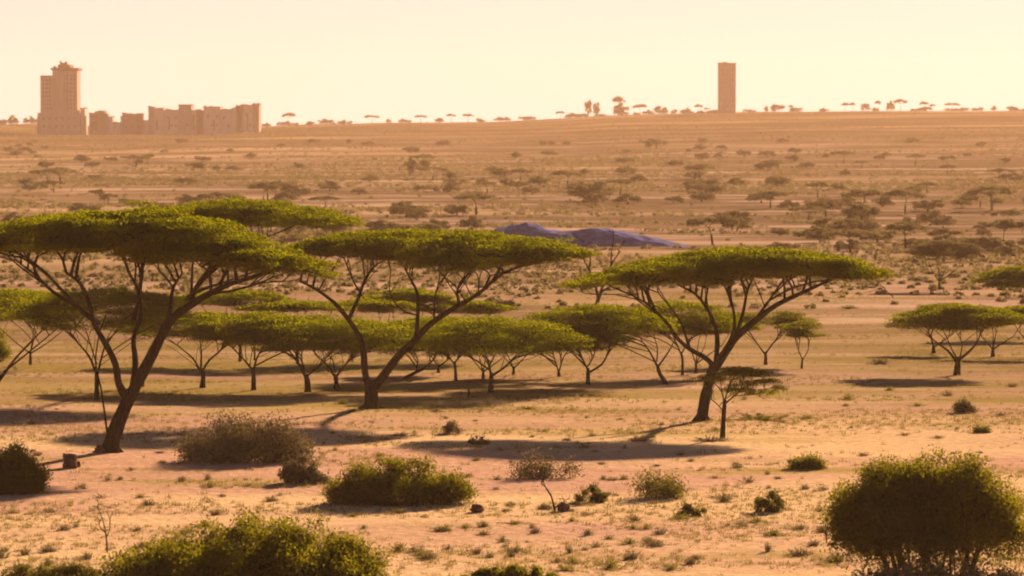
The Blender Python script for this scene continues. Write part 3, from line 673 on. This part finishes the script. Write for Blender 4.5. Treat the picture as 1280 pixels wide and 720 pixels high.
# ------------------------------------------------------------------ far trees and scrub
def far_tree_mesh(seed, kind):
    global rng
    rng = np.random.default_rng(seed); T = Tubes(); pads = []
    if kind == 'flat':
        for q in range(26):
            an = rng.uniform(0, 6.283); r = math.sqrt(rng.random()) * 2.6
            pads.append((r * math.cos(an) * 1.1, r * math.sin(an), 3.1 - (r / 2.9) ** 2 * .7 + rng.uniform(-.2, .2), .75, .75, .28))
        n = 2600; fk = 1.2
    else:
        for q in range(22):
            an = rng.uniform(0, 6.283); r = math.sqrt(rng.random()) * 1.7
            pads.append((r * math.cos(an) * 1.15, r * math.sin(an), .5 + rng.random() * 1.9 * math.sqrt(max(0, 1 - (r / 1.9) ** 2)), .6, .6, .42))
        n = 2400; fk = .3
    pads = np.array(pads); V, Q = leaves_vq(in_pads(pads, n), .26, .7, .8)
    base = np.array([0, 0, -.6]); f_ = np.array([rng.normal(0, .15), 0, fk]); T.add([base, f_], [.16, .13], 6)
    grow(T, f_, np.array([0, 0, 1.]), pads[::3, :3], .02, k=4)
    tv = np.concatenate(T.V); tq = np.concatenate(T.Q)
    me = mesh_np('far_' + kind, np.vstack([V, tv]), np.vstack([Q, tq + len(V)]), matidx=np.r_[np.zeros(len(Q)), np.ones(len(tq))])
    me.materials.append(M['far']); me.materials.append(M['bark']); return me
FM = {'flat': [far_tree_mesh(400 + q, 'flat') for q in range(6)], 'round': [far_tree_mesh(420 + q, 'round') for q in range(6)]}
fr = np.random.default_rng(5)
def far_tree(px, py, w, h, kind, label, group, name=None, loc=None):
    """w, h: size in photo pixels at its own ground distance"""
    g = ground(px, py) if loc is None else loc
    s = F / g[1]; me = FM[kind][int(fr.integers(6))]
    bw, bhh = (6.6, 3.6) if kind == 'flat' else (4.6, 2.6)
    o = bpy.data.objects.new(name or ('hazy_acacia' if kind == 'flat' else 'hazy_shrub'), me); COL.objects.link(o)
    o.location = tuple(float(v) for v in g); sx_ = w / s / bw; o.scale = (sx_, sx_, h / s / bhh); o.rotation_euler.z = float(fr.uniform(0, 6.28))
    return tag(o, label, 'tree' if kind == 'flat' else 'shrub', group)
named = [(1080, 266, 66, 31, 'flat', 'left one of a pair of wide hazy acacias on the right middle slope'),
         (1131, 268, 56, 33, 'flat', 'right one of a pair of wide hazy acacias, its top greener'),
         (1077, 284, 48, 34, 'round', 'rounded hazy shrub below the pair of wide hazy acacias'),
         (1010, 276, 52, 20, 'flat', 'hazy acacia left of and below the pair of wide ones'),
         (1064, 318, 80, 33, 'flat', 'wide hazy acacia above the right half of the arched acacia crown'),
         (1132, 310, 70, 34, 'flat', 'wide faint acacia between two others on the right slope'),
         (1245, 322, 60, 26, 'round', 'hazy bushy tree right of the lone acacia on the slope'),
         (1022, 248, 36, 22, 'flat', 'small hazy acacia above the pair of wide ones, to the left'),
         (878, 252, 40, 16, 'round', 'dark rounded shrub on the slope above the arched acacia'),
         (740, 252, 60, 26, 'round', 'broad hazy thicket above the slate-blue mound'),
         (512, 220, 18, 26, 'round', 'upright hazy thicket on the slope below the ridge, middle'),
         (1240, 250, 40, 20, 'flat', 'hazy acacia near the right edge of the middle slope'),
         (820, 186, 32, 14, 'round', 'faint tree clump high on the slope left of the lone slim tower')]
for a_ in named: far_tree(*a_, None)
GA = 'hazy acacias scattered over the far slope'; GB = 'hazy shrubs scattered over the far slope'
cnt = 0
while cnt < 270:
    py = 178 + 150 * fr.random() ** 1.15; px = fr.uniform(-40, 1320)
    if py > 318 and px < 900: continue
    if 600 < px < 870 and py > 262: continue
    g = ground(px, py)
    if fbm(g[0] / 60 + 9, g[1] / 60, 2) < -.25: continue
    sc_ = F / g[1]; H = fr.uniform(2.0, 4.2)
    if cnt % 4 == 0 and py > 200:
        far_tree(px, py, H * fr.uniform(1.6, 2.4) * sc_, H * sc_, 'flat', 'hazy flat-topped acacia scattered among shrubs on the far slope', GA)
    else:
        far_tree(px, py, H * fr.uniform(1.1, 2.0) * sc_, H * .55 * sc_, 'round', 'hazy rounded shrub scattered on the far slope below the ridge', GB)
    cnt += 1
# scrub: a mass of low growth on the slopes
rng = np.random.default_rng(31)
n = 60000
sy = rng.uniform(285, 2380, n) ; sxp = rng.uniform(-1, 1, n) * (sy * .15 + 20)
w_ = fbm(sxp / 120 + 7, sy / 90, 3) + .5 * fbm(sxp / 25, sy / 25, 2)
keep = rng.random(n) < np.clip((w_ + .15) * 2.6, .03, 1) * np.clip(1.25 - sy / 2000, .05, 1)
sxp, sy = sxp[keep], sy[keep]; sz = terrain(sxp, sy); n = len(sy)
rr_ = rng.uniform(.3, 1.1, n) * np.interp(sy, [285, 600], [.45, 1])
k = 18
c = np.repeat(np.stack([sxp, sy, sz], 1), k, 0); q = rng.normal(size=(n * k, 3)); q /= np.linalg.norm(q, axis=1)[:, None]; q[:, 2] = np.abs(q[:, 2]) * .75
P_ = c + q * np.repeat(rr_, k)[:, None] * rng.uniform(.6, 1, n * k)[:, None]
V, Q = leaves_vq(P_, .42, .7, .8)
tag(link('scrub', mesh_np('scrub', V, Q), M['far']), 'low haze-paled scrub covering the far slopes', 'scrub', kind='stuff')

# ridge trees
RIDGE = [(3, 153, 14, 6, 'round'), (16, 154, 16, 9, 'round'), (33, 155, 9, 6, 'round'), (40, 155, 7, 9, 'round'), (361, 158, 18, 14, 'flat'), (389, 157, 12, 4, 'round'), (408, 157, 24, 6, 'round'), (465, 155, 20, 9, 'flat'), (486, 154, 9, 4, 'round'), (504, 154, 14, 4, 'round'),
         (526, 154, 18, 8, 'flat'), (548, 153, 7, 3, 'round'), (564, 154, 13, 9, 'flat'), (585, 154, 17, 9, 'flat'), (600, 153, 8, 3, 'round'), (632, 152, 16, 4, 'round'), (655, 151, 18, 4, 'round'),
         (700, 149, 13, 8, 'flat'), (735, 148, 11, 19, 'round'), (745, 148, 10, 18, 'round'), (773, 146, 18, 22, 'flat'), (777, 146, 26, 14, 'round'), (800, 145, 20, 12, 'flat'), (824, 144, 22, 9, 'round'), (843, 143, 10, 5, 'round'),
         (859, 142, 12, 6, 'round'), (873, 141, 12, 10, 'flat'), (883, 141, 9, 6, 'flat'), (936, 141, 20, 4, 'round'), (957, 141, 7, 7, 'round'), (972, 141, 20, 9, 'round'), (988, 141, 8, 8, 'flat'), (1030, 140, 14, 3, 'round'),
         (1056, 140, 12, 10, 'flat'), (1065, 140, 8, 10, 'flat'), (1081, 140, 14, 9, 'round'), (1097, 140, 9, 12, 'flat'), (1112, 140, 14, 11, 'round'), (1125, 140, 20, 13, 'flat'), (1155, 140, 14, 11, 'flat'), (1165, 140, 9, 8, 'flat'),
         (1190, 139, 22, 9, 'flat'), (1225, 139, 10, 4, 'round'), (1242, 139, 10, 5, 'round'), (1264, 139, 16, 5, 'round')]
RIDGE += [(fr.uniform(-20, 1300), 150, fr.uniform(6, 20), fr.uniform(2, 5), 'round') for q in range(70)]
for (px, py, w, h, kd) in RIDGE:
    x = (px - 640) / F * 2430; g = np.array([x, 2430., float(terrain(x, 2430.))])
    far_tree(px, py, w, h * 1.15 + 1, kd, 'tiny tree standing out against the sky on the ridge line' if kd == 'flat' else 'tiny shrub standing out against the sky on the ridge line', 'trees along the ridge line' if kd == 'flat' else 'shrubs along the ridge line', name='ridge_tree' if kd == 'flat' else 'ridge_shrub', loc=g)

# ------------------------------------------------------------------ slate mound
pf = [(604, 300), (618, 284), (640, 279), (655, 276), (668, 277), (684, 283), (705, 287), (720, 285), (742, 283), (765, 284), (790, 289), (815, 294), (840, 300), (862, 304), (880, 306.5)]
g0 = ground(740, 306.5); s = F / g0[1]
px_ = np.linspace(604, 880, 90); hz = np.array([(306.5 - np.interp(p, [q[0] for q in pf], [q[1] for q in pf])) / s for p in px_]); xx = (px_ - 740) / s
yy = np.linspace(-1, 1, 41)
MX, MY = np.meshgrid(xx, yy); H = hz[None, :] * (1 - MY ** 2) ** .8
nz = fbm(MX * .6 + 3, MY * 4, 4)
MZ = H * (1 + .14 * nz + .05 * fbm(MX * 2.2, MY * 14 + 5, 4)) - .25; MYw = MY * (5 + .6 * nz)
V = np.stack([MX, MYw, MZ], -1).reshape(-1, 3); nx = len(xx); i = np.arange(len(yy) - 1)[:, None] * nx; j = np.arange(nx - 1)[None, :]
Q = np.stack([i + j, i + j + 1, i + nx + j + 1, i + nx + j], -1).reshape(-1, 4)
tag(link('rock_mound', mesh_np('rock_mound', V, Q, smooth=True), M['slate'], None, g0), 'long low slate-blue mound with two humps in the middle distance', 'mound')

# ------------------------------------------------------------------ buildings
import bmesh
def boxes(name, bl, mat, parent, bevel=.12):
    bm = bmesh.new()
    for (x0, x1, y0, y1, z0, z1) in bl:
        r_ = bmesh.ops.create_cube(bm, size=1)
        for v in r_['verts']: v.co = Vector((x0 + (x1 - x0) * (v.co.x + .5), y0 + (y1 - y0) * (v.co.y + .5), z0 + (z1 - z0) * (v.co.z + .5)))
    if bevel: bmesh.ops.bevel(bm, geom=bm.edges[:], offset=bevel, segments=1, affect='EDGES')
    me = bpy.data.meshes.new(name); bm.to_mesh(me); bm.free()
    return link(name, me, M[mat], parent)
def tower_root(name, px, py, Y, label):
    x = (px - 640) / F * Y; z = float(terrain(x, Y))
    r_ = empty(name, (x, Y, z), label, 'building'); s_ = F / Y
    pz = CH - z
    ybase = HOR + pz * s_
    return r_, (lambda a: (a - px) / s_), (lambda b_: (ybase - b_) / s_)
def windows(parent, x0, x1, z0, z1, nx_, nz_, yf, w=1.1, h=1.5, skip=0., seed=0):
    r_ = random.Random(seed)
    for a_ in range(nx_):
        for c_ in range(nz_):
            if r_.random() < skip: continue
            x = x0 + (a_ + .5) * (x1 - x0) / nx_; z = z0 + (c_ + .5) * (z1 - z0) / nz_
            boxes('window', [(x - w / 2, x + w / 2, yf - .03, yf + .25, z - h / 2, z + h / 2)], 'glass', parent, 0)
YB = 2120.
r_, X, Z = tower_root('tower_block', 76, 165, YB, 'tall brown tower block with stepped top and rooftop rim, far left on the skyline')
boxes('wall', [(X(53), X(68.5), -7, 9, -3, Z(95.5)), (X(68.4), X(83), -8, 9.5, -3, Z(88)), (X(82.9), X(99), -7.4, 10, -3, Z(88.5))], 'weathered_concrete', r_)
boxes('base', [(X(50), X(103), -9, 11, -3, Z(141)), (X(48), X(56), -6, 8, -3, Z(147))], 'weathered_concrete', r_)
boxes('roof_rim', [(X(66.5), X(101), -9.2, 11.2, Z(88), Z(85.3))], 'brown_brickwork', r_)
boxes('parapet', [(X(53), X(66), -7.3, 9.2, Z(95.5), Z(94.6))], 'brown_brickwork', r_)
boxes('penthouse', [(X(74), X(89), -4, 6, Z(85.3), Z(81)), (X(76), X(85), -2, 4, Z(81), Z(78.5)), (X(68), X(71), -3, 3, Z(85.3), Z(83))], 'brown_brickwork', r_)
boxes('rooftop_tank', [(X(75.5), X(78), -1, 1, Z(78.5), Z(76.5)), (X(82), X(84.5), -1, 1, Z(78.5), Z(77)), (X(91), X(92.5), -1, 1, Z(85.3), Z(81.5))], 'weathered_concrete', r_)
windows(r_, X(55), X(67), Z(138), Z(98), 3, 8, -7.0, .8, 1.0); windows(r_, X(84.5), X(98), Z(138), Z(92), 3, 9, -7.4, .8, 1.0)
windows(r_, X(54), X(100), Z(163), Z(143), 6, 2, -9, 1.1, 1.4)
def block(px, label, parts, wins, name='ruined_building', Y=YB, extra=()):
    rr, X, Z = tower_root(name, px, 165, Y, label)
    for k_, (x0, x1, yt, dy, mt) in enumerate(parts):
        boxes('wall', [(X(x0), X(x1), -dy, 7 + .37 * k_, -3, Z(yt))], mt, rr)
        rq = random.Random(int(x0)); xq = X(x0) - .15; bl_ = []
        while xq < X(x1):
            w_ = rq.uniform(.8, 2.6); bl_.append((xq, min(xq + w_, X(x1) + .15), -dy - .15, 7.2 + .37 * k_, Z(yt) - .02, Z(yt) + rq.choice([.15, .35, .5, .8]))); xq += w_
        boxes('parapet', bl_, 'brown_brickwork', rr, 0)
    for (x0, x1, z0, z1, dy) in extra:
        boxes('dark_panel', [(X(x0), X(x1), -dy - .04, -dy + .5, Z(z0), Z(z1))], 'glass', rr, 0)  # flat dark panels on the wall front for openings and bay gaps
    for w in wins: windows(rr, X(w[0]), X(w[1]), Z(w[2]), Z(w[3]), w[4], w[5], -w[6], .9, 1.1, .15, px)
    return rr
block(106, 'slim pale block against the right side of the tower block', [(102.5, 108, 136, 6, 'pale_plaster')], [])
block(121, 'ruined block with a dark tall opening, second right of the tower block', [(113, 122, 142, 5, 'weathered_concrete'), (120.5, 132.5, 140, 5.7, 'brown_brickwork')], [], extra=[(116, 123.6, 163, 151, 5.7)])
block(137, 'broken pale wall stub in the gap left of the flat brown block', [(132, 137, 144, 4, 'pale_plaster'), (136.5, 142.5, 146, 5, 'pale_plaster'), (142, 152, 154, 3.3, 'pale_plaster')], [])
block(165, 'low brown block with notched parapet between the tower block and the long ruin', [(152, 156, 147, 4, 'pale_plaster'), (154.5, 165, 142.5, 6, 'brown_brickwork'), (164.5, 179, 143.5, 6.6, 'brown_brickwork')], [(156, 178, 162, 148, 3, 2, 6.6)])
block(255, 'long pale many-bayed ruin, widest building on the skyline',
      [(176, 188.5, 152, 5, 'pale_plaster'), (187, 195, 134.5, 6, 'weathered_concrete'), (194, 206, 136, 7, 'pale_plaster'), (205.2, 226, 138, 5.6, 'pale_plaster'), (225, 241, 131.5, 7.4, 'weathered_concrete'),
       (240, 247, 138, 6.4, 'pale_plaster'), (246, 257, 138.6, 4, 'brown_brickwork'), (256, 277, 134.5, 7, 'pale_plaster'), (276, 292, 137.2, 5.2, 'pale_plaster'), (291, 297, 135, 7, 'pale_plaster'),
       (296, 306, 132.5, 4.4, 'brown_brickwork'), (305, 318, 132, 7, 'pale_plaster'), (317, 325, 131, 6.2, 'weathered_concrete')],
      [(208, 224, 162, 142, 3, 2, 5.6), (227, 239, 162, 138, 2, 2, 7.4), (259, 275, 162, 140, 3, 2, 7), (278, 290, 162, 142, 2, 2, 5.2), (307, 316, 162, 138, 2, 2, 7)], extra=[(249, 254, 160, 144, 4), (299, 303, 160, 140, 4.4), (212, 214, 162, 146, 5.6), (242.5, 244.5, 162, 143, 6.4), (268, 270, 163, 150, 7), (310, 311.5, 162, 140, 7), (197, 199, 163, 150, 7)])
r_, X, Z = tower_root('slim_tower', 908, 140, 2400., 'lone slim rectangular tower standing on the ridge to the right')
boxes('wall', [(X(897.5), X(919), -4.5, 5, -4, Z(80.5))], 'weathered_concrete', r_)
boxes('roof_rim', [(X(897), X(919.6), -4.9, 5.4, Z(80.5), Z(79))], 'brown_brickwork', r_)
boxes('rooftop_tank', [(X(903), X(909), -1.5, 1.5, Z(79), Z(77.6)), (X(898), X(901), -1, 2, Z(79), Z(78))], 'brown_brickwork', r_)
windows(r_, X(899), X(918), Z(136), Z(84), 3, 8, -4.5, .6, .8, .6, 4)

# ------------------------------------------------------------------ haze
hm = bpy.data.materials.new('haze'); hm.use_nodes = True; nt = hm.node_tree
for n_ in list(nt.nodes):
    if n_.type != 'OUTPUT_MATERIAL': nt.nodes.remove(n_)
out = [n_ for n_ in nt.nodes][0]
pv = nt.nodes.new('ShaderNodeVolumePrincipled'); pv.inputs['Density'].default_value = .00007; pv.inputs['Color'].default_value = (.92, .58, .34, 1)
pv.inputs['Anisotropy'].default_value = .3
nt.links.new(pv.outputs[0], out.inputs['Volume'])
hb_ = boxes('haze', [(-1200, 1200, -320, 3090, -4, 72)], 'bark', None, 0)
hb_.data.materials.clear(); hb_.data.materials.append(hm)
tag(hb_, 'warm dusty haze hanging over the whole plain', 'haze', kind='stuff')

# ------------------------------------------------------------------ light
EL, AZ = 19.5, 24.0     # sun behind the scene, a little to the right
sd = Vector((math.sin(R(AZ)) * math.cos(R(EL)), math.cos(R(AZ)) * math.cos(R(EL)), math.sin(R(EL))))
sl = bpy.data.lights.new('sun', 'SUN'); sl.energy = 5.0; sl.angle = R(1.5); sl.color = (1, .745, .55)
so = bpy.data.objects.new('sun', sl); COL.objects.link(so); so.rotation_euler = sd.to_track_quat('Z', 'Y').to_euler(); so.location = (0, 0, 60)
w = bpy.data.worlds.new('World'); SC.world = w; w.use_nodes = True; nt = w.node_tree
bg = nt.nodes['Background']; sk = nt.nodes.new('ShaderNodeTexSky'); sk.sky_type = 'NISHITA'; sk.sun_disc = False
sk.sun_elevation = R(EL); sk.sun_rotation = R(AZ); sk.air_density = 1.0; sk.dust_density = .7; sk.ozone_density = 1.0; sk.altitude = 0
tint = mix(nt, 1.0, sk.outputs[0], (.36, .32, .43), 'MULTIPLY')
tc = nt.nodes.new('ShaderNodeTexCoord'); sz = nt.nodes.new('ShaderNodeSeparateXYZ'); nt.links.new(tc.outputs['Generated'], sz.inputs[0])
mr = nt.nodes.new('ShaderNodeMapRange'); mr.inputs[1].default_value = 0; mr.inputs[2].default_value = .3; mr.inputs[3].default_value = .95; mr.inputs[4].default_value = 0
nt.links.new(sz.outputs[2], mr.inputs[0])
tint = mix(nt, mr.outputs[0], tint, (5.0, 4.15, 3.65))    # flat cream painted in low over the horizon evens the sky out
nt.links.new(tint, bg.inputs[0]); bg.inputs[1].default_value = .05

cam = bpy.data.cameras.new('camera'); co = bpy.data.objects.new('camera', cam); COL.objects.link(co)
cam.sensor_width = 36; cam.lens = F / 1280 * 36; cam.clip_start = 1; cam.clip_end = 8000
co.location = (0, 0, CH); co.rotation_euler = (R(90) - PITCH, 0, 0)
cam.dof.use_dof = True; cam.dof.focus_distance = 185; cam.dof.aperture_fstop = 2.0
SC.camera = co
SC.view_settings.view_transform = 'Standard'; SC.view_settings.look = 'None'; SC.view_settings.gamma = 1; SC.view_settings.exposure = 1.93
SC.view_settings.use_curve_mapping = False
cy_ = SC.cycles
cy_.use_denoising = True
cy_.max_bounces = 6; cy_.diffuse_bounces = 3; cy_.transmission_bounces = 4; cy_.volume_bounces = 1; cy_.transparent_max_bounces = 4
cy_.pixel_filter_type = 'BLACKMAN_HARRIS'; cy_.filter_width = 2.0
cy_.sample_clamp_indirect = 4
